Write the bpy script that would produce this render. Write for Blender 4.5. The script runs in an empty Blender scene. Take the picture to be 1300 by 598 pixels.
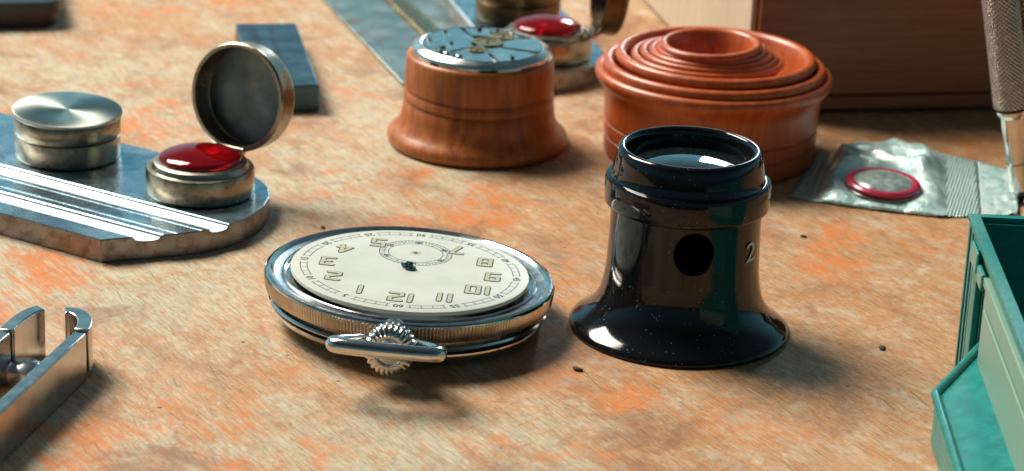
import bpy, bmesh, math, random
from mathutils import Vector, Matrix, noise
random.seed(7)
PI = math.pi; R = math.radians; S = 0.001          # everything is written in millimetres, built in metres
sc = bpy.context.scene; COL = sc.collection

# ------------------------------------------------------------------ nodes
def mat(name):
    m = bpy.data.materials.new(name); m.use_nodes = True
    nt = m.node_tree; b = nt.nodes['Principled BSDF']
    return m, nt, b
def nd(nt, typ, ins=None, **kw):
    n = nt.nodes.new(typ)
    for k, v in kw.items(): setattr(n, k, v)
    for k, v in (ins or {}).items():
        if isinstance(v, bpy.types.NodeSocket): nt.links.new(v, n.inputs[k])
        else: n.inputs[k].default_value = v
    return n
def coords(nt, scale=(1, 1, 1), rot=(0, 0, 0)):       # object space in mm
    tc = nd(nt, 'ShaderNodeTexCoord')
    mp = nd(nt, 'ShaderNodeMapping', {'Vector': tc.outputs['Object'], 'Scale': (1000, 1000, 1000)})
    mp1 = nd(nt, 'ShaderNodeMapping', {'Vector': mp.outputs[0], 'Rotation': rot})
    return nd(nt, 'ShaderNodeMapping', {'Vector': mp1.outputs[0], 'Scale': scale}).outputs[0]
def noi(nt, vec, scale, detail=4, rough=.55, dist=0.):
    return nd(nt, 'ShaderNodeTexNoise', {'Vector': vec, 'Scale': scale, 'Detail': detail, 'Roughness': rough, 'Distortion': dist}).outputs['Fac']
def ramp(nt, fac, stops, interp='LINEAR'):
    r = nd(nt, 'ShaderNodeValToRGB', {'Fac': fac}); cr = r.color_ramp; cr.interpolation = interp
    while len(cr.elements) < len(stops): cr.elements.new(.5)
    for e, (p, c) in zip(cr.elements, stops):
        e.position = p; e.color = (c if isinstance(c, tuple) else (c, c, c)) + (1,)
    return r.outputs['Color']
def mix(nt, fac, a, b, mode='MIX'):
    n = nt.nodes.new('ShaderNodeMix'); n.data_type = 'RGBA'; n.blend_type = mode
    for i, v in ((0, fac), (6, a), (7, b)):
        if isinstance(v, bpy.types.NodeSocket): nt.links.new(v, n.inputs[i])
        else: n.inputs[i].default_value = v if i == 0 else (tuple(v) + (1,) if len(v) == 3 else v)
    return n.outputs[2]
def mth(nt, op, a, b=0., clamp=False):
    n = nt.nodes.new('ShaderNodeMath'); n.operation = op; n.use_clamp = clamp
    for i, v in ((0, a), (1, b)):
        if isinstance(v, bpy.types.NodeSocket): nt.links.new(v, n.inputs[i])
        else: n.inputs[i].default_value = v
    return n.outputs[0]
def bump(nt, b, h, strength, dist_mm):
    n = nd(nt, 'ShaderNodeBump', {'Height': h, 'Strength': strength, 'Distance': dist_mm * S})
    nt.links.new(n.outputs[0], b.inputs['Normal'])
def setc(nt, b, key, v):
    if isinstance(v, bpy.types.NodeSocket): nt.links.new(v, b.inputs[key])
    else: b.inputs[key].default_value = v if not isinstance(v, tuple) else v + (1,)

def metal(name, c1, c2, r0=.18, r1=.35, nscale=.25, bm=.15, stain=None, aniso=0., brushed=None):
    m, nt, b = mat(name); v = coords(nt)
    n = noi(nt, v, nscale, 6, .6)
    col = ramp(nt, n, [(.35, c1), (.65, c2)])
    if stain:
        s = ramp(nt, noi(nt, v, nscale * 2.2, 8, .7), [(.5, 0.), (.62, 1.)])
        col = mix(nt, mth(nt, 'MULTIPLY', s, .75), col, stain)
    setc(nt, b, 'Base Color', col); b.inputs['Metallic'].default_value = 1
    fine = noi(nt, v, 3.2, 3, .6)
    rr = nd(nt, 'ShaderNodeMapRange', {'Value': mth(nt, 'ADD', mth(nt, 'MULTIPLY', n, .6), mth(nt, 'MULTIPLY', fine, .4)), 1: .3, 2: .7, 3: r0, 4: r1})
    nt.links.new(rr.outputs[0], b.inputs['Roughness'])
    h = fine
    if brushed: h = mth(nt, 'ADD', noi(nt, coords(nt, brushed), 1., 4, .6), mth(nt, 'MULTIPLY', fine, .3))
    bump(nt, b, h, bm, .04)
    if aniso: b.inputs['Anisotropic'].default_value = aniso
    return m

def wood_turned(name, ca, cb, cc, coat=.4, rough=.32):
    m, nt, b = mat(name)
    v = coords(nt, (1, 1, .12)); n = noi(nt, v, .5, 6, .6, .6)
    v2 = coords(nt, (1, 1, .04)); n2 = noi(nt, v2, 3., 4, .6)
    col = ramp(nt, n, [(.3, ca), (.5, cb), (.72, cc)])
    col = mix(nt, mth(nt, 'MULTIPLY', ramp(nt, n2, [(.42, 0.), (.62, 1.)]), .32), col, tuple(x * .45 for x in ca))
    big = noi(nt, coords(nt), .09, 3, .5)
    col = mix(nt, ramp(nt, big, [(.4, 0.), (.7, .55)]), col, tuple(x * .7 for x in cb))
    setc(nt, b, 'Base Color', col)
    b.inputs['Roughness'].default_value = rough; b.inputs['Coat Weight'].default_value = coat
    b.inputs['Coat Roughness'].default_value = .22
    bump(nt, b, n2, .25, .05)
    return m

def plain(name, c, rough=.5, spec=.5, **kw):
    m, nt, b = mat(name); setc(nt, b, 'Base Color', c)
    b.inputs['Roughness'].default_value = rough; b.inputs['Specular IOR Level'].default_value = spec
    for k, v in kw.items(): b.inputs[k.replace('_', ' ')].default_value = v
    return m

M = {}
# the worn, once orange varnished bench top
def table_material():
    m, nt, b = mat('worn_varnished_wood')
    G = R(58)                                          # grain direction on the bench
    v = coords(nt); vg = coords(nt, (.09, 1, 1), (0, 0, G))
    vg2 = coords(nt, (.05, 1, 1), (0, 0, G)); vx = coords(nt, (1, .06, 1), (0, 0, R(38)))
    big = noi(nt, v, .016, 5, .62, .5)
    med = noi(nt, coords(nt, (.45, 1, 1), (0, 0, G)), .16, 9, .72, .3)
    grain = noi(nt, vg, 2.4, 6, .7)
    fibre = noi(nt, vg2, 5.5, 3, .6)
    speck = noi(nt, v, 2.4, 4, .7)
    pale = ramp(nt, grain, [(.30, (.20, .16, .10)), (.46, (.41, .355, .24)), (.68, (.56, .53, .40))])
    tan = ramp(nt, grain, [(.28, (.17, .065, .022)), (.5, (.42, .21, .078)), (.72, (.58, .36, .17))])
    # more varnish is left towards the right side
    sep = nd(nt, 'ShaderNodeSeparateXYZ', {0: v})
    side = nd(nt, 'ShaderNodeMapRange', {'Value': sep.outputs[0], 1: -40., 2: 80., 3: -.02, 4: .10}).outputs[0]
    w = mth(nt, 'ADD', mth(nt, 'ADD', mth(nt, 'MULTIPLY', big, .55), mth(nt, 'MULTIPLY', med, .45)), side)
    w = mth(nt, 'ADD', w, mth(nt, 'MULTIPLY', mth(nt, 'SUBTRACT', speck, .5), .30))
    col = mix(nt, ramp(nt, w, [(.44, 0.), (.49, .45), (.56, 1.)]), pale, tan)
    # leftover bright orange flakes of varnish
    mo = noi(nt, coords(nt, (.35, 1, 1), (0, 0, G)), .42, 8, .75, .3)
    col = mix(nt, ramp(nt, mth(nt, 'ADD', mo, mth(nt, 'MULTIPLY', side, .35)), [(.53, 0.), (.63, .6)]), col, (.50, .22, .06))
    col = mix(nt, ramp(nt, noi(nt, nd(nt, 'ShaderNodeVectorMath', {0: v, 1: (11, 5, 3)}, operation='ADD').outputs[0], .5, 8, .78), [(.54, 0.), (.66, .55)]), col, (.20, .10, .045))
    for off, sc_, lo, hi, am, cc in (((5, 55, 1), .22, .50, .64, .55, (.55, .50, .37)), ((41, 7, 2), .85, .52, .66, .35, (.60, .54, .40)), ((-23, 61, 2), .33, .53, .63, .6, (.46, .17, .035)), ((3, -71, 4), .10, .53, .66, .6, (.28, .13, .055))):
        mt = noi(nt, nd(nt, 'ShaderNodeVectorMath', {0: coords(nt, (.55, 1, 1), (0, 0, G)), 1: off}, operation='ADD').outputs[0], sc_, 8, .76, .4)
        col = mix(nt, ramp(nt, mt, [(lo, 0.), (hi, am)]), col, cc)
    fl = mth(nt, 'ADD', mth(nt, 'MULTIPLY', noi(nt, coords(nt), .055, 7, .7, .4), .6), mth(nt, 'MULTIPLY', noi(nt, vg, .9, 5, .7), .4))
    for (px_, py_, rr_) in ((-88, 425, 13), (-80, 432, 8), (-20, 462, 13), (-4, 474, 10), (-70, 402, 7), (66, 470, 9), (58, 452, 7), (-45, 372, 9), (20, 385, 8), (-60, 540, 12), (5, 398, 7)):
        dd = nd(nt, 'ShaderNodeVectorMath', {0: v, 1: (px_, py_, 0)}, operation='DISTANCE').outputs['Value']
        g_ = mth(nt, 'POWER', 2.718, mth(nt, 'MULTIPLY', mth(nt, 'MULTIPLY', dd, dd), -1. / rr_ ** 2))
        gs = g_ if 'gs' not in locals() else mth(nt, 'ADD', gs, g_, True)
    fl = mth(nt, 'ADD', fl, mth(nt, 'MULTIPLY', gs, .055))
    flm = mth(nt, 'MULTIPLY', ramp(nt, fl, [(.515, 0.), (.58, .85)]), ramp(nt, noi(nt, nd(nt, 'ShaderNodeVectorMath', {0: v, 1: (18, -47, 9)}, operation='ADD').outputs[0], .021, 3, .5), [(.47, .05), (.58, 1.)]))
    flm = mth(nt, 'MAXIMUM', flm, mth(nt, 'MULTIPLY', gs, ramp(nt, fl, [(.515, 0.), (.59, .85)])))
    col = mix(nt, flm, col, (.58, .17, .028))
    # grey green grime
    gr = noi(nt, nd(nt, 'ShaderNodeVectorMath', {0: v, 1: (70, 31, 5)}, operation='ADD').outputs[0], .12, 7, .7)
    col = mix(nt, ramp(nt, gr, [(.54, 0.), (.68, .5)]), col, (.40, .38, .29))
    bs = noi(nt, nd(nt, 'ShaderNodeVectorMath', {0: v, 1: (-30, 90, 2)}, operation='ADD').outputs[0], .045, 8, .72, .5)
    col = mix(nt, ramp(nt, bs, [(.53, 0.), (.64, .6)]), col, (.20, .085, .04))
    # darker fibres, cross scratches, pits
    dk = ramp(nt, fibre, [(.30, 1.), (.44, 0.)])
    col = mix(nt, mth(nt, 'MULTIPLY', dk, .45), col, (.16, .08, .04))
    sx = noi(nt, vx, 2.6, 3, .5)
    col = mix(nt, mth(nt, 'MULTIPLY', ramp(nt, sx, [(.30, 1.), (.36, 0.)]), .38), col, (.10, .055, .03))
    sy = noi(nt, coords(nt, (1, .03, 1), (0, 0, R(-20))), 1.6, 2, .5)
    col = mix(nt, mth(nt, 'MULTIPLY', ramp(nt, sy, [(.27, 1.), (.30, 0.)]), .6), col, (.10, .055, .03))
    vo = nd(nt, 'ShaderNodeTexVoronoi', {'Vector': v, 'Scale': .11, 'Randomness': 1.}).outputs['Distance']
    pit = mth(nt, 'ADD', vo, mth(nt, 'MULTIPLY', noi(nt, v, 1.2, 4, .7), .09))
    pitm = ramp(nt, pit, [(.075, 1.), (.095, 0.)])
    col = mix(nt, mth(nt, 'MULTIPLY', pitm, .8), col, (.07, .03, .02))
    setc(nt, b, 'Base Color', col)
    rr = nd(nt, 'ShaderNodeMapRange', {'Value': mth(nt, 'ADD', mth(nt, 'MULTIPLY', w, .5), mth(nt, 'MULTIPLY', grain, .5)), 1: .35, 2: .65, 3: .62, 4: .40}).outputs[0]
    sz = nd(nt, 'ShaderNodeSeparateXYZ', {0: v}).outputs[2]                     # fine dust has dulled the flared foot
    rr = mth(nt, 'ADD', rr, nd(nt, 'ShaderNodeMapRange', {'Value': sz, 1: 3., 2: 8., 3: .20, 4: 0.}).outputs[0])
    nt.links.new(rr, b.inputs['Roughness']); b.inputs['Specular IOR Level'].default_value = .455
    col = mix(nt, mth(nt, 'MULTIPLY', ramp(nt, noi(nt, v, 1.6, 6, .8), [(.30, 1.), (.45, 0.)]), .35), col, (.22, .12, .06))
    setc(nt, b, 'Base Color', col)
    h = mth(nt, 'ADD', mth(nt, 'ADD', mth(nt, 'MULTIPLY', grain, .8), mth(nt, 'MULTIPLY', fibre, .5)), mth(nt, 'MULTIPLY', w, .6))
    h = mth(nt, 'SUBTRACT', h, mth(nt, 'MULTIPLY', pitm, .8))
    bump(nt, b, h, .6, .25)
    return m
M['table'] = table_material()
M['nickel'] = metal('polished_nickel', (.62, .60, .56), (.74, .73, .70), .09, .2, .3, .06)
M['skynickel'] = metal('sky_tinted_satin_nickel', (.24, .31, .36), (.36, .44, .50), .26, .38, .5, .2)  # nickel tinted blue: the reflected sky is put into the colour
M['knurl'] = metal('knurled_nickel', (.55, .52, .48), (.68, .66, .62), .16, .28, .4, .05)
M['plate'] = metal('scratched_steel', (.36, .52, .62), (.48, .66, .76), .2, .34, .12, .3, stain=(.20, .30, .36), brushed=(.05, 1.4, 1))  # blue base colour stands in for the teal surroundings reflected in the top
M['groove'] = metal('highlight_steel', (.66, .68, .68), (.78, .78, .76), .34, .46, .3, .15)  # base raised above the plate's to paint the window highlight in the grooves
M['platee'] = metal('brown_steel_edge', (.20, .19, .19), (.34, .32, .31), .3, .42, .2, .3, stain=(.16, .10, .075))  # darker steel with brown mottling on the plate's sides and underside
M['tin'] = metal('tarnished_nickel', (.28, .245, .18), (.44, .40, .32), .24, .38, .22, .25, stain=(.20, .15, .09))
M['tind'] = metal('dark_brass', (.09, .06, .035), (.17, .115, .065), .26, .4, .22, .25)
M['dark'] = metal('blackened_steel', (.05, .10, .135), (.09, .17, .22), .3, .48, .2, .3)
M['chrome'] = metal('chrome', (.62, .58, .54), (.74, .70, .66), .1, .2, .3, .05)
M['clamp'] = metal('worn_clamp_steel', (.54, .54, .53), (.70, .69, .67), .14, .26, .35, .15)
M['gun'] = metal('gunmetal', (.56, .51, .46), (.70, .65, .6), .2, .3, .6, .1)
M['movement'] = metal('nickel_plate', (.50, .56, .56), (.64, .70, .69), .16, .3, .35, .15, brushed=(1.6, .12, 1))
M['gilt'] = metal('gilt_brass', (.62, .38, .12), (.72, .48, .2), .2, .32, .5, .1)
M['rule'] = metal('stained_rule_steel', (.26, .34, .34), (.46, .54, .52), .3, .45, .07, .2, stain=(.34, .20, .10))
M['wood1'] = wood_turned('pear_wood', (.22, .05, .010), (.44, .125, .022), (.58, .20, .036), .15, .4)
M['wood2'] = wood_turned('red_cup_wood', (.34, .055, .010), (.50, .095, .016), (.60, .15, .03), .22, .38)
M['ink'] = plain('dark_blue_enamel', (.006, .02, .028), .4)
M['inkb'] = plain('dial_print_blue', (.012, .06, .085), .5)
M['lume'] = plain('aged_lume', (.38, .38, .27), .6)
M['steelblue'] = metal('blued_steel', (.03, .07, .08), (.05, .11, .12), .2, .3)

def disc_spun(name, c1, c2, r=.24):                    # circular lathe-turned finish
    m, nt, b = mat(name); v = coords(nt)
    sp = nd(nt, 'ShaderNodeSeparateXYZ', {0: v})
    rad = mth(nt, 'SQRT', mth(nt, 'ADD', mth(nt, 'MULTIPLY', sp.outputs[0], sp.outputs[0]), mth(nt, 'MULTIPLY', sp.outputs[1], sp.outputs[1])))
    cmb = nd(nt, 'ShaderNodeCombineXYZ', {0: rad}).outputs[0]
    ring = noi(nt, cmb, 5., 4, .6)
    setc(nt, b, 'Base Color', ramp(nt, mth(nt, 'ADD', mth(nt, 'MULTIPLY', ring, .4), mth(nt, 'MULTIPLY', noi(nt, v, .3, 5), .6)), [(.35, c1), (.65, c2)]))
    b.inputs['Metallic'].default_value = 1; b.inputs['Roughness'].default_value = r
    b.inputs['Anisotropic'].default_value = .8
    tg = nd(nt, 'ShaderNodeTangent', direction_type='RADIAL', axis='Z'); nt.links.new(tg.outputs[0], b.inputs['Tangent'])
    bump(nt, b, ring, .35, .03)
    return m
M['spun'] = disc_spun('spun_steel', (.34, .38, .34), (.46, .50, .45), .34)
M['spunshade'] = disc_spun('spun_shaded_steel', (.09, .13, .14), (.18, .23, .24), .4)  # dark base paints the shade inside the raised lids

def dial_mat():
    m, nt, b = mat('cream_enamel'); v = coords(nt)
    setc(nt, b, 'Base Color', ramp(nt, noi(nt, v, .12, 5, .6), [(.3, (.48, .51, .45)), (.7, (.55, .58, .52))]))
    b.inputs['Roughness'].default_value = .42; b.inputs['Specular IOR Level'].default_value = .35
    return m
M['dial'] = dial_mat()

def black_plastic():
    m, nt, b = mat('glossy_black_plastic'); v = coords(nt)
    vo = nd(nt, 'ShaderNodeTexVoronoi', {'Vector': v, 'Scale': 1.3}).outputs['Distance']
    msk = mth(nt, 'MULTIPLY', ramp(nt, vo, [(.09, 1.), (.16, 0.)]), ramp(nt, noi(nt, v, .35, 3), [(.48, 0.), (.6, 1.)]))
    setc(nt, b, 'Base Color', mix(nt, mth(nt, 'MULTIPLY', msk, .55), (.006, .0065, .008), (.30, .36, .38)))
    rr = ramp(nt, mth(nt, 'ADD', mth(nt, 'MULTIPLY', noi(nt, v, .25, 5, .6), .6), mth(nt, 'MULTIPLY', noi(nt, v, 4., 3), .4)), [(.35, .05), (.7, .15)])
    nt.links.new(rr, b.inputs['Roughness']); b.inputs['Specular IOR Level'].default_value = .4
    b.inputs['Coat Weight'].default_value = .0; b.inputs['Coat Roughness'].default_value = .07
    bump(nt, b, noi(nt, v, 2.2, 3), .05, .03)
    return m
M['black'] = black_plastic()
def lensm():
    m, nt, b = mat('dusty_lens_glass'); v = coords(nt)
    vo = nd(nt, 'ShaderNodeTexVoronoi', {'Vector': v, 'Scale': 1.9}).outputs['Distance']
    msk = mth(nt, 'MULTIPLY', ramp(nt, vo, [(.12, 1.), (.2, 0.)]), ramp(nt, noi(nt, v, .6, 3), [(.42, 0.), (.55, 1.)]))
    setc(nt, b, 'Base Color', mix(nt, mth(nt, 'MULTIPLY', msk, .7), (.010, .014, .016), (.30, .35, .35)))
    b.inputs['Roughness'].default_value = .04; b.inputs['Specular IOR Level'].default_value = 1.
    b.inputs['Coat Weight'].default_value = 1.; b.inputs['Coat Roughness'].default_value = .03
    return m
M['lens'] = lensm()
M['print'] = plain('grey_white_print', (.62, .60, .54), .5)
def rubym():
    m, nt, b = mat('ruby_glass'); v = coords(nt)
    setc(nt, b, 'Base Color', ramp(nt, noi(nt, v, .25, 3), [(.35, (.26, .001, .005)), (.7, (.42, .004, .008))]))
    b.inputs['Roughness'].default_value = .05; b.inputs['Transmission Weight'].default_value = .6
    b.inputs['IOR'].default_value = 1.45
    return m
M['ruby'] = rubym()
def green():
    m, nt, b = mat('green_tray_plastic'); v = coords(nt)
    setc(nt, b, 'Base Color', ramp(nt, noi(nt, v, .35, 6, .6), [(.35, (.006, .165, .15)), (.65, (.012, .24, .215))]))
    nt.links.new(ramp(nt, noi(nt, v, 1.5, 4), [(.35, .28), (.7, .42)]), b.inputs['Roughness'])
    bump(nt, b, noi(nt, v, 2., 4), .12, .08)
    return m
M['green'] = green()
M['greenp'] = plain('worn_label_strip', (.20, .34, .26), .42)
M['greenc'] = plain('clear_green_clip', (.05, .30, .27), .2)
def foilm():
    m, nt, b = mat('crinkled_foil'); v = coords(nt)
    n = noi(nt, v, .22, 6, .6, 1.2)
    setc(nt, b, 'Base Color', ramp(nt, n, [(.35, (.36, .66, .66)), (.65, (.80, .96, .90))]))
    b.inputs['Metallic'].default_value = .3; b.inputs['Roughness'].default_value = .3
    b.inputs['Coat Weight'].default_value = .6; b.inputs['Coat Roughness'].default_value = .08
    bump(nt, b, n, .7, 1.0)
    return m
M['foil'] = foilm()
def crimpm():
    m, nt, b = mat('crimped_foil'); v = coords(nt, (1, 1, 1), (0, 0, R(14)))
    wv = nd(nt, 'ShaderNodeTexWave', {'Vector': v, 'Scale': .5, 'Distortion': .4}, wave_type='BANDS', bands_direction='X').outputs['Fac']
    setc(nt, b, 'Base Color', ramp(nt, wv, [(0., (.32, .52, .50)), (1., (.66, .84, .78))]))
    b.inputs['Metallic'].default_value = .55; b.inputs['Roughness'].default_value = .42
    bump(nt, b, wv, .8, .35)
    return m
M['crimp'] = crimpm()
M['pink'] = plain('pink_gasket', (.42, .02, .075), .28, .5, Coat_Weight=.5)
M['glassy'] = metal('greenish_crystal', (.20, .30, .27), (.50, .62, .56), .1, .22, .6, .8); M['glassy'].node_tree.nodes['Principled BSDF'].inputs['Metallic'].default_value = .35
def flatwood(name, a, bc, rot, rough=.45):
    m, nt, b = mat(name)
    v = coords(nt, (.05, 1, 1), rot); n = noi(nt, v, .55, 7, .65, 1.0)
    f = noi(nt, coords(nt, (.03, 1, 1), rot), 4.5, 3, .6)
    col = ramp(nt, n, [(.3, a), (.7, bc)])
    col = mix(nt, mth(nt, 'MULTIPLY', ramp(nt, f, [(.3, 1.), (.5, 0.)]), .5), col, tuple(x * .5 for x in a))
    setc(nt, b, 'Base Color', col); b.inputs['Roughness'].default_value = rough
    bump(nt, b, mth(nt, 'ADD', n, mth(nt, 'MULTIPLY', f, .4)), .4, .15)
    return m
M['box'] = flatwood('brown_box_wood', (.19, .062, .022), (.34, .125, .05), (0, R(0), 0))
M['boxlit'] = flatwood('lit_end_wood', (.55, .43, .31), (.66, .54, .41), (0, R(90), 0), .55)  # box wood turned cream: window light on the end put into the colour
M['case'] = plain('dark_blue_leatherette', (.012, .02, .035), .3, .5)
M['caser'] = plain('dark_red_side', (.05, .012, .014), .4)
M['crumb_shade'] = plain('dark_crumb_and_knurl_shade', (.05, .025, .015), .8)  # for crumbs, and for shade painted into the knurl valleys
M['hole'] = plain('inner_black', (.004, .004, .004), .5)

# ------------------------------------------------------------------ mesh builder
class MB:
    def __init__(s): s.v = []; s.f = []; s.m = []; s.mats = []; s.flat = []
    def mi(s, k):
        if k not in s.mats: s.mats.append(k)
        return s.mats.index(k)
    def add(s, vs, fs, k, M4=None):
        o = len(s.v); i = s.mi(k)
        for p in vs: s.v.append((M4 @ Vector(p)) if M4 else Vector(p))
        for f in fs: s.f.append(tuple(o + j for j in f)); s.m.append(i)
        return s
    def lathe(s, prof, k, seg=96, M4=None, fn=None, closed=False, cap0=False, cap1=False):
        vs = []; fs = []; n = len(prof)
        for j in range(seg):
            a = 2 * PI * j / seg; c, si = math.cos(a), math.sin(a)
            for i, (r, z) in enumerate(prof):
                if fn: r, z = fn(a, i, r, z)
                vs.append((r * c, r * si, z))
        for j in range(seg):
            q = (j + 1) % seg
            for i in range(n - 1 + (1 if closed else 0)):
                i2 = (i + 1) % n
                fs.append((j * n + i, q * n + i, q * n + i2, j * n + i2))
        if cap0: fs.append(tuple(j * n for j in range(seg))[::-1])
        if cap1: fs.append(tuple(j * n + n - 1 for j in range(seg)))
        return s.add(vs, fs, k, M4)
    def box(s, a, b, k, M4=None):
        x0, y0, z0 = a; x1, y1, z1 = b
        vs = [(x0, y0, z0), (x1, y0, z0), (x1, y1, z0), (x0, y1, z0), (x0, y0, z1), (x1, y0, z1), (x1, y1, z1), (x0, y1, z1)]
        return s.add(vs, [(0, 3, 2, 1), (4, 5, 6, 7), (0, 1, 5, 4), (1, 2, 6, 5), (2, 3, 7, 6), (3, 0, 4, 7)], k, M4)
    def prism(s, poly, z0, z1, k, M4=None, kside=None):
        n = len(poly)
        ar = sum(poly[i][0] * poly[(i + 1) % n][1] - poly[(i + 1) % n][0] * poly[i][1] for i in range(n))
        if ar < 0: poly = poly[::-1]
        vs = [(x, y, z0) for x, y in poly] + [(x, y, z1) for x, y in poly]
        s.add(vs, [tuple(range(n))[::-1], tuple(range(n, 2 * n))], k, M4)
        s.add(vs, [(i, (i + 1) % n, n + (i + 1) % n, n + i) for i in range(n)], kside or k, M4)
        return s
    def tube(s, pts, rad, k, seg=16, closed=False, M4=None, caps=True):
        pts = [Vector(p) for p in pts]; n = len(pts); vs = []; fs = []
        up = Vector((0, 0, 1)); rr = rad if isinstance(rad, (list, tuple)) else [rad] * n
        for i, p in enumerate(pts):
            t = (pts[(i + 1) % n] - pts[i - 1]) if closed else (pts[min(i + 1, n - 1)] - pts[max(i - 1, 0)])
            t.normalize(); a = t.cross(up)
            if a.length < 1e-3: a = t.cross(Vector((1, 0, 0)))
            a.normalize(); b = a.cross(t).normalized()
            for j in range(seg):
                th = 2 * PI * j / seg; vs.append(p + a * (rr[i] * math.cos(th)) + b * (rr[i] * math.sin(th)))
        for i in range(n if closed else n - 1):
            q = (i + 1) % n
            for j in range(seg): fs.append((i * seg + j, i * seg + (j + 1) % seg, q * seg + (j + 1) % seg, q * seg + j))
        if caps and not closed: fs += [tuple(range(seg))[::-1], tuple((n - 1) * seg + j for j in range(seg))]
        return s.add(vs, fs, k, M4)
    def annulus(s, r0, r1, z, k, seg=128, a0=0, a1=2 * PI, M4=None):
        full = abs(a1 - a0 - 2 * PI) < 1e-6; n = seg if full else seg + 1; vs = []; fs = []
        for j in range(n):
            a = a0 + (a1 - a0) * j / seg; vs += [(r0 * math.cos(a), r0 * math.sin(a), z), (r1 * math.cos(a), r1 * math.sin(a), z)]
        for j in range(seg):
            q = (j + 1) % n; fs.append((2 * j, 2 * j + 1, 2 * q + 1, 2 * q))
        return s.add(vs, fs, k, M4)
    def text(s, txt, size, k, M4, extrude=0., bold=0.):
        cu = bpy.data.curves.new('t', 'FONT'); cu.body = txt; cu.size = size; cu.align_x = 'CENTER'; cu.align_y = 'CENTER'
        cu.offset = bold; cu.extrude = extrude; cu.resolution_u = 4
        o = bpy.data.objects.new('t', cu); COL.objects.link(o); bpy.context.view_layer.update()
        me = o.evaluated_get(bpy.context.evaluated_depsgraph_get()).to_mesh()
        vs = [v.co.copy() for v in me.vertices]; fs = [tuple(p.vertices) for p in me.polygons]
        if callable(M4): s.add([M4(v) for v in vs], fs, k)
        else: s.add(vs, fs, k, M4)
        bpy.data.objects.remove(o); bpy.data.curves.remove(cu)
        return s
    def build(s, name, parent=None, loc=None, rot=None, bevel=0., seg=2, angle=38, smooth=True, subsurf=0):
        me = bpy.data.meshes.new(name); me.from_pydata([v * S for v in s.v], [], s.f)
        for k in s.mats: me.materials.append(M[k])
        me.polygons.foreach_set('material_index', s.m); me.update()
        if smooth:
            me.polygons.foreach_set('use_smooth', [True] * len(me.polygons)); me.set_sharp_from_angle(angle=R(angle))
        o = bpy.data.objects.new(name, me); COL.objects.link(o)
        if parent: o.parent = parent
        if loc: o.location = Vector(loc) * S
        if rot: o.rotation_euler = rot
        if bevel:
            b = o.modifiers.new('b', 'BEVEL'); b.width = bevel * S; b.segments = seg; b.limit_method = 'ANGLE'; b.angle_limit = R(35); b.harden_normals = False
        if subsurf:
            q = o.modifiers.new('s', 'SUBSURF'); q.levels = q.render_levels = subsurf
        return o
def thing(name, label, cat, loc, rot=(0, 0, 0), group=None):
    o = bpy.data.objects.new(name, None); COL.objects.link(o); o.empty_display_size = .005
    o.location = Vector(loc) * S; o.rotation_euler = rot
    return tag(o, label, cat, group)
def tag(o, label, cat, group=None):
    o['label'] = label; o['category'] = cat
    if group: o['group'] = group
    return o
def copy_tree(o, parent=None):
    c = o.copy(); COL.objects.link(c); c.parent = parent
    if parent: c.matrix_parent_inverse = o.matrix_parent_inverse
    for ch in [x for x in bpy.data.objects if x.parent == o]: copy_tree(ch, c)
    return c
def arc(cx, cz, r, a0, a1, n):                          # profile arc, degrees
    return [(cx + r * math.cos(R(a0 + (a1 - a0) * i / n)), cz + r * math.sin(R(a0 + (a1 - a0) * i / n))) for i in range(n + 1)]
def T(x, y, z): return Matrix.Translation((x, y, z))
def RZ(a): return Matrix.Rotation(a, 4, 'Z')
def RX(a): return Matrix.Rotation(a, 4, 'X')
def RY(a): return Matrix.Rotation(a, 4, 'Y')

# ------------------------------------------------------------------ bench top
tb = MB(); tb.box((-700, 150, -30), (700, 1500, 0), 'table')
o = tb.build('tabletop', smooth=False); o['kind'] = 'structure'; o['label'] = 'worn orange and beige wooden bench top'

# ------------------------------------------------------------------ pocket watch
W = thing('pocket_watch', 'open nickel pocket watch without hands, cream dial, lying on the bench', 'pocket watch', (-17.6, 419.2, 0), (R(1.25), R(-2.0), R(176.6)))
W.location.z = .38 * S
b = MB()
b.lathe([(0, 0), (10, .05), (17, .12), (20, .3), (21.7, .6), (22.9, 1.1), (23.5, 1.7), (23.8, 2.2), (23.75, 2.5), (23.3, 2.65), (21.5, 2.7)], 'nickel', 160)
b.build('case_back', W)
b = MB()
b.lathe([(21.5, 3.1), (23.3, 3.12), (24.0, 3.25), (24.2, 3.55), (24.0, 3.9), (23.2, 4.05), (21, 4.1)], 'nickel', 160)
b.lathe([(22.2, 2.3), (22.2, 5.2)], 'gun', 120)
b.build('case_band', W)
b = MB()
NT = 250
def knf(a, i, r, z):
    if 2 <= i <= 5:
        w = [0, 0, .6, 1, 1, .5][i]; t = (a * NT / (2 * PI)) % 1.0
        r -= .55 * w * (.5 + .5 * math.cos(2 * PI * t)) ** 1.6
    return r, z
b.lathe([(22.3, 4.95), (24.1, 4.9), (24.6, 5.0), (24.85, 5.3), (25.15, 7.55), (25.05, 7.8)], 'knurl', NT * 4, fn=knf)
b.lathe([(25.05, 7.8), (25.0, 8.0), (24.8, 8.25), (24.4, 8.38), (24.0, 8.3), (23.7, 8.05), (23.45, 7.9)], 'nickel', 180)
b.lathe([(23.45, 7.9), (23.3, 7.82), (21.95, 7.55), (21.8, 7.4)], 'skynickel', 180)
b.build('bezel', W, angle=24)
b = MB()
b.lathe([(21.95, 7.35), (21.9, 7.95), (21.65, 8.05), (21.35, 7.9), (21.3, 7.3), (20.2, 7.2)], 'nickel', 180)
b.build('dial_ring', W)
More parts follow.
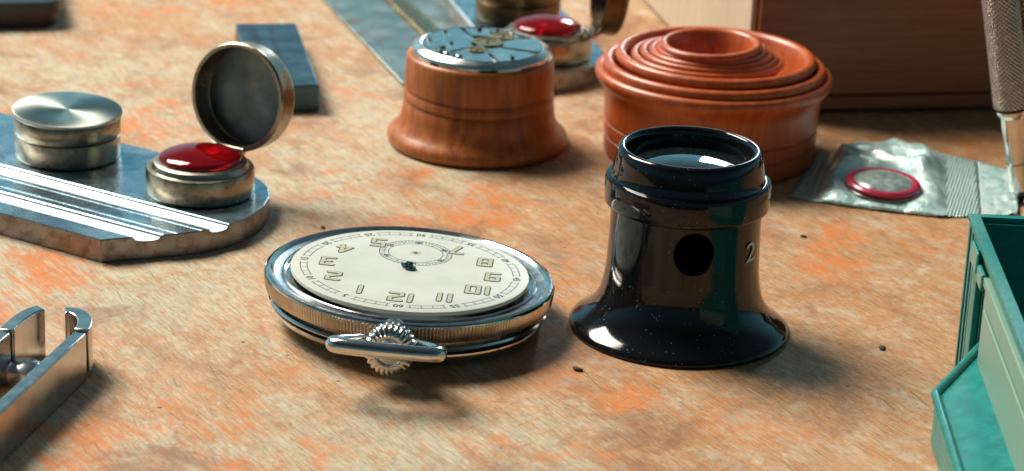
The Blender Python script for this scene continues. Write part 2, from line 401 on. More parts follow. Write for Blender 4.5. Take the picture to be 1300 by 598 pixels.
# dial
b = MB()
ZD = 9.0
b.lathe([(0, ZD), (5, ZD), (12, ZD), (20.2, ZD), (20.55, ZD - .12), (20.65, ZD - .35), (20.6, ZD - .75), (20.3, ZD - 1.0), (19, ZD - 1.05)], 'dial', 180)
e = .012
for (r0, r1) in ((18.9, 19.06), (17.72, 17.88)):        # railway minute track, open where the numbers stand
    for k in range(12):
        a = R(30 * k); b.annulus(r0, r1, ZD + e, 'inkb', 14, a + R(4.6), a + R(25.4))
for k in range(60):
    if k % 5 == 0: continue
    a = R(6 * k); m4 = RZ(a)
    b.box((17.75, -.07, ZD), (19.02, .07, ZD + e), 'inkb', m4)
for k in range(12):
    n_ = (k if k else 12) * 5; a = R(90 - 30 * k)
    m4 = RZ(a - R(90)) @ T(0, 18.4, ZD + e)
    if 3 < k < 9: m4 = m4 @ RZ(PI)
    b.text(str(n_), 1.8, 'ink', m4, bold=.05)
DG = {'0': [((0, 0), (1, 0)), ((1, 0), (1, 1)), ((1, 1), (0, 1)), ((0, 1), (0, 0))],
      '1': [((.5, 0), (.5, 1))],
      '2': [((0, 1), (1, 1)), ((1, 1), (1, .62)), ((1, .62), (0, .32)), ((0, .32), (0, 0)), ((0, 0), (1, 0))],
      '3': [((0, 1), (1, 1)), ((1, 1), (1, 0)), ((1, 0), (0, 0)), ((.3, .5), (1, .5))],
      '4': [((.75, 0), (.75, 1)), ((.75, 1), (-.1, .3)), ((-.1, .3), (1.1, .3))],
      '5': [((1, 1), (0, 1)), ((0, 1), (0, .55)), ((0, .55), (1, .55)), ((1, .55), (1, 0)), ((1, 0), (0, 0))],
      '7': [((0, 1), (1, 1)), ((1, 1), (.25, 0))],
      '8': [((0, 0), (1, 0)), ((1, 0), (1, 1)), ((1, 1), (0, 1)), ((0, 1), (0, 0)), ((0, .5), (1, .5))],
      '9': [((1, .5), (0, .5)), ((0, .5), (0, 1)), ((0, 1), (1, 1)), ((1, 1), (1, 0)), ((1, 0), (0, 0))]}
def stad(L, hw, n=6):
    return [(L / 2 + hw * math.cos(R(-90 + 180 * i / n)), hw * math.sin(R(-90 + 180 * i / n))) for i in range(n + 1)] + [(-L / 2 + hw * math.cos(R(90 + 180 * i / n)), hw * math.sin(R(90 + 180 * i / n))) for i in range(n + 1)]
def numeral(b, txt, cx, cy, h=3.5, w=1.85):
    n = len(txt); gap = 3.15; xs = []
    ws = [0.55 if c == '1' else 1 for c in txt]; tot = sum(q * gap for q in ws); x = -tot / 2
    for c, q in zip(txt, ws):
        mid = x + q * gap / 2; x += q * gap
        for j, ((x0, y0), (x1, y1)) in enumerate(DG[c]):
            p0 = Vector((cx + mid + (x0 - .5) * w, cy + (y0 - .5) * h)); p1 = Vector((cx + mid + (x1 - .5) * w, cy + (y1 - .5) * h))
            d = (p1 - p0); L = d.length; an = math.atan2(d.y, d.x); md = (p0 + p1) / 2
            for kk, hw, z1 in (('ink', .52, .04), ('lume', .34, .08)):
                b.prism(stad(L, hw), 0, z1 + .003 * j, kk, T(md.x, md.y, ZD) @ RZ(an))
for k in range(1, 13):
    if k == 6: continue
    a = R(90 - 30 * k); rr = 14.3 if k not in (5, 7) else 14.0
    numeral(b, str(k), rr * math.cos(a), rr * math.sin(a) * (1.0 if k != 12 else 1.0))
# small seconds
SX, SY = 0, -8.6
m4 = T(SX, SY, 0)
b.annulus(6.33, 6.48, ZD + e, 'inkb', 96, M4=m4); b.annulus(4.73, 4.88, ZD + e, 'inkb', 96, M4=m4); b.annulus(5.5, 5.6, ZD + e, 'inkb', 96, M4=m4)
for k in range(60):
    L = (4.8, 6.4) if k % 5 == 0 else (5.5, 6.4)
    b.box((L[0], -.06, ZD), (L[1], .06, ZD + e), 'inkb', m4 @ RZ(R(6 * k)))
for k in range(6):
    a = R(90 - 60 * k); b.text(str(k * 10 if k else 60), 1.35, 'ink', m4 @ RZ(a - R(90)) @ T(0, 5.45, ZD + 2 * e), bold=.02)
b.annulus(0, .42, ZD + 2 * e, 'hole', 20, M4=m4)
b.annulus(.42, .95, ZD + e, 'lume', 24, M4=m4)
dial = b.build('dial', W, angle=40)
b = MB()
b.lathe([(.0, ZD + 1.3), (.32, ZD + 1.3), (.42, ZD + 1.15), (.42, ZD + .45), (.95, ZD + .4), (1.0, ZD + .05), (1.0, ZD + .02)], 'steelblue', 24)
b.prism([(-.45, .2), (-1.5, 1.0), (-2.3, .3), (-1.6, -.5), (-.5, -.3)], ZD + .35, ZD + .55, 'steelblue', RZ(R(150)))
b.prism([(.2, .3), (.6, 1.4), (0, 2.2), (-.5, 1.4)], ZD + .6, ZD + .75, 'steelblue', RZ(R(200)))
b.build('hand_post', W)
# pendant, crown, bow (12 o'clock is local +Y)
b = MB()
ax = T(0, 24.0, 5.9) @ RX(R(-90))
b.lathe([(2.5, -1.2), (2.4, 0), (2.1, .9), (1.9, 1.6), (1.9, 2.5), (2.0, 3.0), (1.8, 3.2), (0, 3.2)], 'nickel', 48, ax)
b.build('pendant', W)
b = MB()
NC = 26
def crf(a, i, r, z):
    w = [0, .5, 1, 1, 1, .8, .2, 0, 0, 0, 0, 0][i] if i < 12 else 0
    t = abs(math.sin(a * NC / 2)); return r - .45 * w * (1 - t) ** .8, z
cax = T(-.2, 27.4, 5.3) @ RX(R(-90 + 6))
b.lathe([(1.6, -.6), (3.4, -.5), (4.25, .3), (4.45, 1.4), (4.4, 2.6), (3.95, 3.5), (2.7, 4.05), (2.25, 3.95), (2.1, 3.7), (1.3, 3.9), (.5, 4.0), (.0, 4.0)], 'knurl', NC * 10, cax, fn=crf)
b.build('crown', W, angle=55)
b = MB()
def bowpts():
    key = [(3.0, 26.0), (4.6, 27.6), (6.2, 29.8), (7.4, 31.6), (8.2, 33.0), (8.55, 34.2), (8.2, 35.2), (7.1, 35.7), (5, 36.05), (2.5, 36.2), (0, 36.25)]
    half = [Vector((x, y, 5.9 + (y - 26) * .19)) for x, y in key]
    full = half + [Vector((-p.x, p.y, p.z)) for p in half[-2::-1]]
    out = []
    for i in range(len(full) - 1):                       # catmull
        p0, p1, p2, p3 = full[max(i - 1, 0)], full[i], full[i + 1], full[min(i + 2, len(full) - 1)]
        for t in (0, .25, .5, .75):
            out.append(.5 * ((2 * p1) + (p2 - p0) * t + (2 * p0 - 5 * p1 + 4 * p2 - p3) * t * t + (3 * p1 - p0 - 3 * p2 + p3) * t ** 3))
    return out + [full[-1]]
bp = bowpts(); b.tube(bp, [.75 + .55 * min(1, max(0, (p.y - 27) / 7)) for p in bp], 'nickel', 20)
b.build('bow', W, angle=70)

# ------------------------------------------------------------------ loupe
L_ = thing('eye_loupe', 'glossy black watchmaker loupe with a round side hole, standing on its flared cup', 'loupe', (29.7, 421.4, 0))
outer = [(18.95, 0), (19.15, .35), (19.1, .8), (18.5, 1.35), (17.5, 2.05), (16.4, 2.95), (15.4, 4.1), (14.6, 5.4), (13.95, 7.1), (13.5, 9.2), (13.2, 12), (13.05, 16), (12.98, 19), (13.0, 23.0)]
inner = [(11.6, 23.0), (11.6, 10), (12.0, 7.6), (12.9, 5.2), (14.5, 2.9), (16.6, 1.1), (17.8, .25), (18.4, 0)]
b = MB(); b.lathe(outer + inner, 'black', 192, closed=True)
body = b.build('body', L_, angle=50)
hz, ha = 18.3, R(-86)
cb_ = MB(); cb_.lathe([(3.15, 8.6), (3.15, 12.2), (3.8, 12.95), (3.8, 16)], 'black', 64, RZ(ha) @ T(0, 0, hz) @ RY(R(90)), cap0=True, cap1=True)
cut = cb_.build('cut', None); cut.parent = L_
md = body.modifiers.new('h', 'BOOLEAN'); md.operation = 'DIFFERENCE'; md.object = cut; md.solver = 'EXACT'
bpy.context.view_layer.update()
me2 = bpy.data.meshes.new_from_object(body.evaluated_get(bpy.context.evaluated_depsgraph_get()))
body.modifiers.clear(); body.data = me2
me2.polygons.foreach_set('use_smooth', [True] * len(me2.polygons)); me2.set_sharp_from_angle(angle=R(50))
bpy.data.objects.remove(cut)
b = MB()
def wrap(v):                                            # lay the figure round the body
    r = 13.22; a = R(-34) + 1.25 * v.x / 13.0
    return Vector((r * math.cos(a), r * math.sin(a), 17.0 + v.y))
b.text('2', 5.0, 'print', wrap, bold=.03)
b.build('size_number', body, smooth=False)
b = MB()
b.lathe([(13.0, 22.9), (13.8, 22.95), (14.12, 23.2), (14.2, 23.6), (14.2, 27.2), (14.05, 27.65), (13.7, 27.8), (13.25, 27.85), (13.1, 28.1),
         (12.95, 29.5), (12.65, 31.2), (12.45, 32.2), (12.2, 32.8), (11.8, 33.1), (11.3, 33.1), (10.95, 32.85), (10.75, 32.3), (10.6, 31.0), (10.5, 29.9), (10.44, 28.6), (9.7, 28.5), (9.7, 24), (11, 23), (12, 22.9)], 'black', 192, closed=True)
b.build('eyepiece_ring', L_, angle=45)
b = MB(); b.lathe([(rr_ * .58, 31.1 - (40 - math.sqrt(1600 - (rr_ * .58) ** 2))) for rr_ in range(19)], 'lens', 96)
LENS = b.build('lens', L_)
b = MB(); b.lathe([(0, 23.8), (11, 23.8)], 'hole', 48)
b.build('inner_baffle', L_, smooth=False)

# ------------------------------------------------------------------ turned movement holder and movement
H_ = thing('movement_holder', 'turned wooden stand with double groove, carrying the bare watch movement', 'wooden stand', (-8.2, 521, 0))
b = MB()
b.lathe([(17.6, 0), (18.6, .35), (19.0, 1.1), (18.95, 2.0), (18.5, 2.8), (17.7, 3.5), (17.0, 4.3), (16.4, 5.4), (16.0, 7.0), (15.75, 9.2), (15.45, 9.45), (15.4, 9.75), (15.7, 10.0), (15.65, 11.6), (15.35, 11.85), (15.3, 12.15), (15.6, 12.4),
         (15.45, 16), (15.4, 18.6), (15.1, 19.3), (14.6, 19.5), (14.1, 19.3), (13.8, 18.6), (13.8, 14), (0, 14)], 'wood1', 128)
b.build('base', H_, angle=50)
V_ = thing('watch_movement', 'bare nickel watch movement with cut bridges, resting on the wooden stand', 'watch movement', (-8.0, 521, 18.7), (R(.6), R(.8), R(20)))
b = MB(); b.lathe([(0, 0), (14.3, 0), (14.45, .25), (14.45, 1.75), (14.25, 2.0), (12.75, 2.7), (12.5, 2.6), (12.45, 1.6), (0, 1.6)], 'movement', 128)
for k, (a0, wd) in enumerate(((250, 14), (285, 20), (318, 9), (40, 16), (120, 12), (205, 9))):
    b.annulus(13.5, 14.5, .9, 'hole', 12, R(a0), R(a0 + wd)) ; b.lathe([(14.47, .45), (14.47, 1.15)], 'movement', 4) if False else None
    n = 10; vs = []; fs = []
    for j in range(n + 1):
        a = R(a0 + wd * j / n); vs += [(14.48 * math.cos(a), 14.48 * math.sin(a), .2), (14.48 * math.cos(a), 14.48 * math.sin(a), 1.25)]
        if j: fs.append((2 * j - 2, 2 * j, 2 * j + 1, 2 * j - 1))
    b.add(vs, fs, 'hole')
b.lathe([(0, 1.62), (12.4, 1.62)], 'gun', 64)
b.build('main_plate', V_, angle=40)
def bridge(poly, z1, k='movement'):
    q = MB(); q.prism([(x * .895, y * .895) for x, y in poly], 1.6, z1, k); return q.build('bridge', V_, bevel=.22, seg=2)
def sector(r0, r1, a0, a1, n=14, wob=0.):
    out = [(r1 * math.cos(R(a0 + (a1 - a0) * j / n)) * (1 + wob * math.sin(j * 2.3)), r1 * math.sin(R(a0 + (a1 - a0) * j / n)) * (1 + wob * math.sin(j * 2.3))) for j in range(n + 1)]
    inn = [(r0 * math.cos(R(a1 + (a0 - a1) * j / n)), r0 * math.sin(R(a1 + (a0 - a1) * j / n))) for j in range(n + 1)]
    return out + inn
bridge(sector(2.6, 13.7, 95, 205), 2.7); bridge(sector(3.4, 13.8, 212, 262, wob=.02), 2.7); bridge(sector(1.6, 13.6, 268, 318, wob=.015), 2.6)
bridge(sector(5.0, 13.8, 324, 372), 2.75); bridge(sector(4.0, 13.4, 20, 52), 2.5); bridge(sector(7.5, 13.7, 57, 90), 2.6)
for (x, y, r, k) in ((1.5, .8, 3.1, 'gilt'), (6.2, 4.6, 2.6, 'gilt'), (-2.6, -4.2, 1.9, 'gilt')):
    q = MB()
    def wf(a, i, rr, z, N=26): return (rr - (.28 if i == 2 and math.sin(a * N) > 0 else 0), z)
    q.lathe([(.25, 2.75), (r - .5, 2.75), (r, 2.75), (r, 2.95), (r - .5, 2.95), (r * .8, 2.95), (r * .8, 2.8), (.4, 2.8), (.4, 3.2), (0, 3.2)], k, 104, T(x, y, 0), fn=wf)
    q.build('wheel', V_)
for i in range(17):
    a = random.uniform(0, 2 * PI); r = random.choice((10.9, 11.0, 9.2, 6.4, 11.2)); q = MB(); sr = random.uniform(.4, .75)
    k = random.choice(('nickel', 'nickel', 'hole', 'nickel', 'ruby' if r < 10 else 'nickel'))
    q.lathe([(sr, 2.5), (sr, 2.98), (sr * .85, 3.08), (0, 3.1)], k, 24, T(r * math.cos(a), r * math.sin(a), 0))
    q.box((-sr * .9, -.09, 3.05), (sr * .9, .09, 3.12), 'hole', T(r * math.cos(a), r * math.sin(a), 0) @ RZ(a * 3))
    q.build('screw', V_)

# ------------------------------------------------------------------ nested turned cups
CUPS = [  # x, y, base z, lip z, lip r, lip half thickness, tilt x, tilt y, label
    (40.4, 519.8, 0.0, 18.7, 24.7, 1.25, 0, 0, 'largest turned cup, outermost of the nest, with two grooves near its foot'),
    (40.4, 519.8, 1.8, 20.4, 23.1, 1.15, 0, 0, 'second largest turned cup, its rim just inside the outermost one'),
    (40.6, 519.8, 3.6, 22.2, 20.8, 1.15, 0, 0, 'third turned cup from outside, with broad pale inner wall on the right'),
    (38.8, 519.0, 6.0, 21.9, 15.9, .80, .6, .5, 'fourth cup from outside, widest of the small inner cups'),
    (39.1, 518.4, 7.4, 22.7, 14.3, .75, .8, .3, 'fifth cup from outside, second of the small inner rims'),
    (39.6, 517.6, 8.8, 23.5, 12.8, .75, 1.0, .8, 'sixth cup from outside, middle of the small inner rims'),
    (39.9, 517.0, 10.2, 24.3, 11.5, .70, 1.4, 1.2, 'seventh cup from outside, rim directly under the smallest cup'),
    (39.6, 516.2, 12.0, 25.6, 10.5, .85, 2.0, 1.4, 'smallest turned cup, open and empty on top of the nest')]
for i, (x, y, z0, z1, r, lt, tx, ty, lab) in enumerate(CUPS):
    wall = 1.5 if i < 3 else 1.0; rb = r - (2.6 if i < 3 else 2.2)
    if i < 3: pr = [(0, z0), (rb - 1.0, z0), (rb - .2, z0 + .4), (rb, z0 + 1.2), (rb + .05, z0 + 4.1), (rb - .3, z0 + 4.3), (rb - .3, z0 + 4.5), (rb + .1, z0 + 4.75), (rb + .15, z0 + 7.2), (rb - .2, z0 + 7.4), (rb - .2, z0 + 7.6), (rb + .2, z0 + 7.85), (rb + .4, z1 - 6), (rb + .6, z1 - 4.2)]
    else: pr = [(0, z0), (rb - 1.0, z0), (rb - .3, z0 + .4), (rb - .1, z0 + 1.2), (rb + .2, z1 - 3.5)]
    h = lt
    pr += [(rb + (r - rb) * .55, z1 - 2.2 * h - .6), (r - .25 * h, z1 - 1.75 * h), (r, z1 - 1.1 * h), (r - .1 * h, z1 - .45 * h), (r - .55 * h, z1 - .05 * h), (r - 1.1 * h, z1), (r - 1.7 * h, z1 - .25 * h), (r - 2.1 * h, z1 - .9 * h)]
    ri = r - 2.1 * h
    if i in (2, 7): pr += [(ri - .5, z1 - 3), (ri - 1.4, z1 - 6), (ri - 3.2, z1 - 9.5), (ri * .5, z1 - 11.3), (0, z1 - 11.8)]
    else: pr += [(rb - wall + .2, z1 - 3.4), (rb - wall, z0 + 2.0), (rb - wall - 1, z0 + 1.3), (0, z0 + 1.25)]
    pr = [(rr, zz - z0) for rr, zz in pr]
    b = MB(); b.lathe(pr, 'wood2', 128)
    o = b.build('wooden_cup', None, (x, y, z0 + (0.0)), (R(tx), R(ty), R(37 * i)), angle=55)
    tag(o, lab, 'wooden cup', 'turned wooden cups nested in one another')

# ------------------------------------------------------------------ wooden box behind
BX = thing('wooden_box', 'tall brown wooden box, its end panel coloured as if window-lit, standing behind the nested cups', 'wooden box', (52.0, 548.5, 0), (0, 0, R(12)))
b = MB(); b.box((0.0, 0, 4.2), (190, 7, 40), 'box'); b.build('front_panel', BX, bevel=.5)
b = MB(); b.box((-.8, -.6, 1.0), (190.5, 7.5, 4.0), 'box'); b.build('base_trim', BX, bevel=.5)
b = MB(); b.box((-1.6, 2.0, 1.0), (-.002, 112, 40), 'boxlit'); b.box((.003, 7.6, 4.2), (4, 112, 39.5), 'boxlit'); b.build('side_panel', BX, bevel=.4)
b = MB(); b.box((4.5, 112.3, 1), (190, 118, 40), 'box'); b.box((184, 8, 4.5), (189.5, 112, 39.5), 'box'); b.build('back_panel', BX, bevel=.4)
b = MB(); b.box((-.5, -.5, 40.3), (190.5, 118.5, 43), 'box'); b.build('lid', BX, bevel=.8)
for (x, y) in ((2, 4), (180, 4), (2, 104), (180, 104)):
    b = MB(); b.box((x, y, 0), (x + 6, y + 6, .95), 'box'); b.build('foot', BX)

# ------------------------------------------------------------------ grooved steel plates
U = Vector((.862, -.507)).normalized(); Wd = Vector((-U.y * -1, U.x * -1)); Wd = Vector((U.y, -U.x))   # along the grooves / towards the viewer
def make_plate(loc, rz, label, wmin=-32, u0=-75):
    th = 4.5
    P_ = thing('grooved_plate', label, 'steel plate', loc, (0, 0, rz), 'steel plates carrying round tins')
    # local frame: x along grooves, y across (away from the viewer); origin under the open tin
    def top(w):
        for c, hw, dp in ((-13.4, 2.1, 1.0), (-25.3, 2.0, 1.0)):
            if abs(w - c) < hw: return th - dp * math.sqrt(max(0, 1 - ((w - c) / hw) ** 2)) ** .8
        if -17.4 < w < -16.8 or -21.3 < w < -20.9: return th - .1
        return th
    def um(w):                                            # the rounded, cut end
        pts = [(-32, 2.2), (-21.5, 10.8), (-16.5, 13.9), (-12.1, 15.3), (-8, 15.9), (-3.8, 15.4), (1, 14.4), (5.6, 12.3), (9.9, 8.9), (12.5, 5.2), (14.0, 1.8)]
        for (w0, u0), (w1, u1) in zip(pts, pts[1:]):
            if w0 <= w <= w1: return u0 + (u1 - u0) * (w - w0) / (w1 - w0)
        return pts[0][1] if w < pts[0][0] else pts[-1][1]
    ws = [wmin + .2 * i for i in range(int(round((14 - wmin) / .2)) + 1)]
    q = MB(); vs = []; n = len(ws)
    for w in ws: vs += [(u0, w, top(w)), (um(w), w, top(w)), (um(w) - .0, w, 0), (u0, w, 0)]
    ft = []; fg = []; fe = []
    for i in range(n - 1):
        a, c = 4 * i, 4 * i + 4
        wm = (ws[i] + ws[i + 1]) / 2
        g = abs(wm + 13.4) < 2.1 or abs(wm + 25.3) < 2.0
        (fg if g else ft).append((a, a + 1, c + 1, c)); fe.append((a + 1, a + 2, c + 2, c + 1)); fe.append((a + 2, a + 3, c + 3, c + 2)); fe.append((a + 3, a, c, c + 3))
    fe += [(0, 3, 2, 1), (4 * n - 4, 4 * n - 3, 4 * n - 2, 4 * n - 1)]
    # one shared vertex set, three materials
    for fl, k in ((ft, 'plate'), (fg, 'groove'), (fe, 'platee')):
        if k == 'plate': q.add(vs, fl, k); base = 0
        else:
            mi = q.mi(k)
            for f in fl: q.f.append(f); q.m.append(mi)
    q.build('plate', P_, bevel=.25, seg=2, angle=30)
    return P_
RZ1 = math.atan2(U.y, U.x)
make_plate((-59.9, 469.0, 0), RZ1, 'long grooved steel plate tinted blue as if reflecting the room, with cut corner beside the pocket watch')
PX2, PY2 = 6.0, 574.0
make_plate((PX2, PY2, 0), RZ1 - R(45), 'narrow round ended steel plate half hidden behind the wooden movement stand', -11.6, -60)

# ------------------------------------------------------------------ tins
def closed_tin(loc, rz, label, body_m, top_m, tilt=(0, 0)):
    t = thing('round_tin', label, 'tin', loc, (0, 0, rz), 'closed round tins')
    q = MB(); q.lathe([(0, 0), (9.6, 0), (10.15, .3), (10.3, .8), (10.3, 4.6), (10.15, 4.75), (9.9, 4.8)], body_m, 96); q.build('body', t)
    q = MB(); q.lathe([(9.9, 4.85), (10.25, 4.95), (10.4, 5.15), (10.4, 8.1), (10.2, 8.4), (9.9, 8.5)], body_m, 96)
    q.build('lid_band', t)
    q = MB(); q.lathe([(0, .0), (10.2, .0), (10.65, .15), (10.75, .45), (10.65, .75), (10.3, .85), (6, .85), (2, .83), (0, .82)], top_m, 96)
    q.build('lid_disc', t, (0, 0, 8.75), (R(tilt[0]), R(tilt[1]), 0))
    return t
closed_tin((-88.4, 487.2, 4.5), 0, 'closed nickel tin with a spun bright lid, on the grooved plate', 'tin', 'spun', (1.6, 1.5))
closed_tin((PX2 - 7.0, PY2 + 31.5, 4.5), 0, 'closed dark brass tin behind the movement stand', 'tind', 'tind', (0, 0))
def open_tin(loc, hinge, label, lidm, opening=98):
    t = thing('open_tin', label, 'tin', loc, (0, 0, R(hinge)), 'open tins with a red glass cup')     # hinge on local +X
    q = MB(); q.lathe([(0, 0), (9.7, 0), (10.2, .3), (10.35, .8), (10.35, 4.7), (10.15, 5.1), (9.7, 5.2), (9.3, 5.25), (9.1, 5.6), (8.9, 6.2), (8.3, 6.5), (7.6, 6.5), (7.3, 6.2), (7.2, 4.2), (0, 4.0)], 'tin', 96)
    q.build('body', t)
    q = MB(); q.lathe([(0, 4.4), (6.6, 4.6), (7.4, 5.6), (7.75, 6.6), (7.85, 6.9), (7.6, 7.35), (7.0, 7.65), (6.2, 7.95), (5.2, 8.28), (4.2, 8.52), (3.1, 8.72), (2, 8.87), (1, 8.95), (0, 8.97)], 'ruby', 96)
    q.build('glass_cup', t, angle=60)
    q = MB(); q.lathe([(0, .0), (7.6, .0), (7.9, .3), (7.9, .6)], 'chrome', 48, T(0, 0, 4.15)); q.build('reflector', t)
    q = MB(); q.tube([(10.9, -2.6, 5.6), (10.9, 2.6, 5.6)], .75, 'tin', 12); q.box((9.6, -2, 4.4), (10.9, 2, 5.3), 'tin'); q.build('hinge', t)
    # lid: opening faces local +Z of its own frame, hinge line at its own (-10.9,0,0)
    q = MB()
    q.lathe([(8.0, -5.3), (9.6, -5.2), (10.3, -4.7), (10.5, -4.1), (10.5, -1.5), (10.65, -1.2), (10.65, -.3), (10.35, 0), (9.75, 0), (9.6, -.3), (9.6, -4.0), (9.3, -4.4)], lidm, 96)
    q.lathe([(0, -5.35), (8.0, -5.3)], lidm, 96)
    q.lathe([(9.3, -4.4), (5, -4.55), (0, -4.6)], 'spunshade', 96)
    # closed: opening faces down. Swing about the hinge axis (local Y through x=10.9,z=5.6)
    m = T(10.4, 0, 5.0) @ RY(R(opening)) @ T(-10.9, 0, 0) @ RX(PI)
    l = q.build('lid', t, angle=40)
    m2 = m.copy(); m2.translation = m.translation * S; l.matrix_local = m2
    return t
open_tin((-59.9, 469.0, 4.5), 62, 'open nickel tin with a red glass cup, lid raised, beside the pocket watch', 'tin')
open_tin((PX2, PY2, 4.5), 8, 'open tin with a red glass cup behind the movement stand', 'tind', 97)

# ------------------------------------------------------------------ steel block with punched marks
BK = thing('steel_block', 'dark blue steel block with two rows of punched marks, behind the open tin', 'steel block', (-42.9, 537.2, 0), (0, 0, R(11)))
b = MB(); b.box((-14.2, 0, 0), (0, 50, 6.0), 'dark'); b.build('block', BK, bevel=.35)
b = MB()
for c in (-10.2, -6.4):
    for j in range(17):
        y = 4 + j * 2.6
        b.lathe([(.42, 0), (.5, .05), (.5, .06)], 'hole', 10, T(c, y, 6.0), cap0=False, cap1=True)
        b.box((-.9, -.13, 0), (-.55, .13, .05), 'hole', T(c, y, 6.0))
b.build('punch_marks', BK, smooth=False)

# ------------------------------------------------------------------ steel rule assembly
RU = thing('steel_rule', 'stained steel slide rule gauge with a dark graduated strip, behind the movement stand', 'steel gauge', (-25.9, 558, 0), (0, 0, R(18.8)))
b = MB(); b.box((0, 0, 0), (15.2, 150, 1.1), 'rule'); b.build('blade', RU, bevel=.1)
b = MB(); b.box((15.35, 20, 0), (20.2, 150, 1.9), 'gilt')
for j in range(66):
    b.box((15.6, 22 + j * 1.6, 1.9), (18.9 if j % 5 else 20.0, 22.75 + j * 1.6, 1.92), 'tind')
b.build('graduated_strip', RU, smooth=False)
b = MB()
b.prism([(20.4, 35), (21, 32), (24, 29.5), (29, 29), (33.4, 31), (34.5, 34), (34.5, 150), (20.4, 150)], 0, 1.1, 'rule'); b.build('slide', RU, bevel=.1)

# ------------------------------------------------------------------ dark flat case, top corner
b = MB()
def rrect(x0, y0, x1, y1, r, n=8):
    out = []
    for cx, cy, a in ((x1 - r, y0 + r, -90), (x1 - r, y1 - r, 0), (x0 + r, y1 - r, 90), (x0 + r, y0 + r, 180)):
        out += [(cx + r * math.cos(R(a + 90 * i / n)), cy + r * math.sin(R(a + 90 * i / n))) for i in range(n + 1)]
    return out
CS = thing('flat_case', 'flat dark blue pocket case with rounded corners at the far edge', 'case', (-108.5, 594.5, 0), (0, 0, R(14)))
b = MB(); b.prism(rrect(-65, 0, 0, 95, 5), 3.2, 6.4, 'case'); b.build('cover', CS, bevel=1.2, seg=4)
b = MB(); b.prism(rrect(-64, 1.2, -1.2, 94, 4), 0, 3.15, 'caser'); b.build('base', CS, bevel=.8, seg=3)

# ------------------------------------------------------------------ two jaw clamp
CL = thing('steel_clamp', 'polished steel clamp with two hooked jaws and a slot between them', 'clamp', (-74.5, 385, 0))
def ribbon(pts, wd, z0, z1, name):
    pts = [Vector(p) - Vector((-74.5, 385)) for p in pts]; n = len(pts); Lf = []; Rt = []
    for i, p in enumerate(pts):
        t = (pts[min(i + 1, n - 1)] - pts[max(i - 1, 0)]).normalized(); nn = Vector((-t.y, t.x))
        Lf.append(p + nn * wd / 2); Rt.append(p - nn * wd / 2)
    q = MB(); vs = [(p.x, p.y, z) for z in (z0, z1) for p in Lf + Rt]; m_ = 2 * n; fs = []
    for i in range(n - 1):
        fs += [(i, i + 1, n + i + 1, n + i), (m_ + i, m_ + n + i, m_ + n + i + 1, m_ + i + 1),
               (i, m_ + i, m_ + i + 1, i + 1), (n + i, n + i + 1, m_ + n + i + 1, m_ + n + i)]
    fs += [(0, n, m_ + n, m_), (n - 1, m_ + n - 1, m_ + 2 * n - 1, 2 * n - 1)]
    q.add(vs, fs, 'clamp'); return q
def smoothpts(key, k=4):
    f = [Vector(p) for p in key]; out = []
    for i in range(len(f) - 1):
        p0, p1, p2, p3 = f[max(i - 1, 0)], f[i], f[i + 1], f[min(i + 2, len(f) - 1)]
        for t in [j / k for j in range(k)]:
            out.append(.5 * ((2 * p1) + (p2 - p0) * t + (2 * p0 - 5 * p1 + 4 * p2 - p3) * t * t + (3 * p1 - p0 - 3 * p2 + p3) * t ** 3))
    return out + [f[-1]]
right = smoothpts([(-72.9, 396.2), (-71.6, 396.3), (-70.2, 395.2), (-69.1, 393.0), (-68.7, 390.2), (-68.8, 388.2)])
ribbon(right, 2.5, 0, 8.4, '').build('jaw', CL, bevel=.3, seg=3)
ribbon(smoothpts([(-76.9, 397.0), (-78.2, 395.6), (-79.3, 393.0), (-80.2, 389.6), (-80.6, 386.6)]), 2.5, 0, 8.4, '').build('jaw', CL, bevel=.3, seg=3)
ribbon([(-68.9, 387.4), (-70.6, 380.0), (-75.8, 357.0), (-80.5, 335.0)], 2.3, 0, 8.2, '').build('arm', CL, bevel=.3, seg=3)
ribbon([(-80.9, 386.2), (-83.0, 378.0), (-87.0, 357.0), (-91.0, 335.0)], 2.3, 0, 8.2, '').build('arm', CL, bevel=.3, seg=3)
b = MB(); b.lathe([(0, 0), (3.4, 0), (3.6, .6), (3.2, 2.6), (2.0, 3.4), (0, 3.6)], 'clamp', 48, T(-3.2, 0.5, 0)); b.build('nut', CL)
b = MB(); b.tube([(-15, -34, 4), (-4, -34, 4)], 2.0, 'clamp', 20); b.build('pivot_screw', CL)

# ------------------------------------------------------------------ green tray
TR = thing('green_tray', 'green plastic parts tray with ribbed corner and sloping lip', 'tray', (76.0, 406.2, 0), (0, 0, R(-1.0)))
HT = 28.
b = MB()
tk = 1.5
b.box((0, -90, 25.3), (tk, -14, HT - .6), 'green')                              # upper side wall
b.box((1.2, -90, 0), (1.9, -14, 25.2), 'green')
b.box((0, -90, 0), (.9, -12.0, 3), 'green')
b.box((tk + .1, -1.4, 0), (70, 0.0, HT - .6), 'green')                          # far wall
b.box((68.5, -90, 0), (70.02, -1.5, HT - .6), 'green'); b.box((1.6, -91.4, 0), (70, -90.05, HT - .6), 'green')
b.box((2, -90, .4), (68.4, -1.6, 1.6), 'green')
b.build('body', TR, bevel=.2)
b = MB()                                                                         # rim
b.prism([(-.7, .6), (70.6, .6), (70.6, -.9), (1.2, -.9), (1.2, -92), (-.7, -92)], HT - .55, HT + .35, 'green'); b.build('rim', TR, bevel=.25)
b = MB()                                                                         # ribbed corner
b.box((.45, -13.9, 0), (1.5, -.05, HT - .65), 'green')
for y in (-.4, -3.4, -6.4): b.box((-.5, y - 1.3, 0), (.4, y, HT - .7), 'green')
b.box((-.7, -13.8, 0), (.4, -9.2, HT - .7), 'green')
b.build('corner_post', TR, bevel=.2)
b = MB()
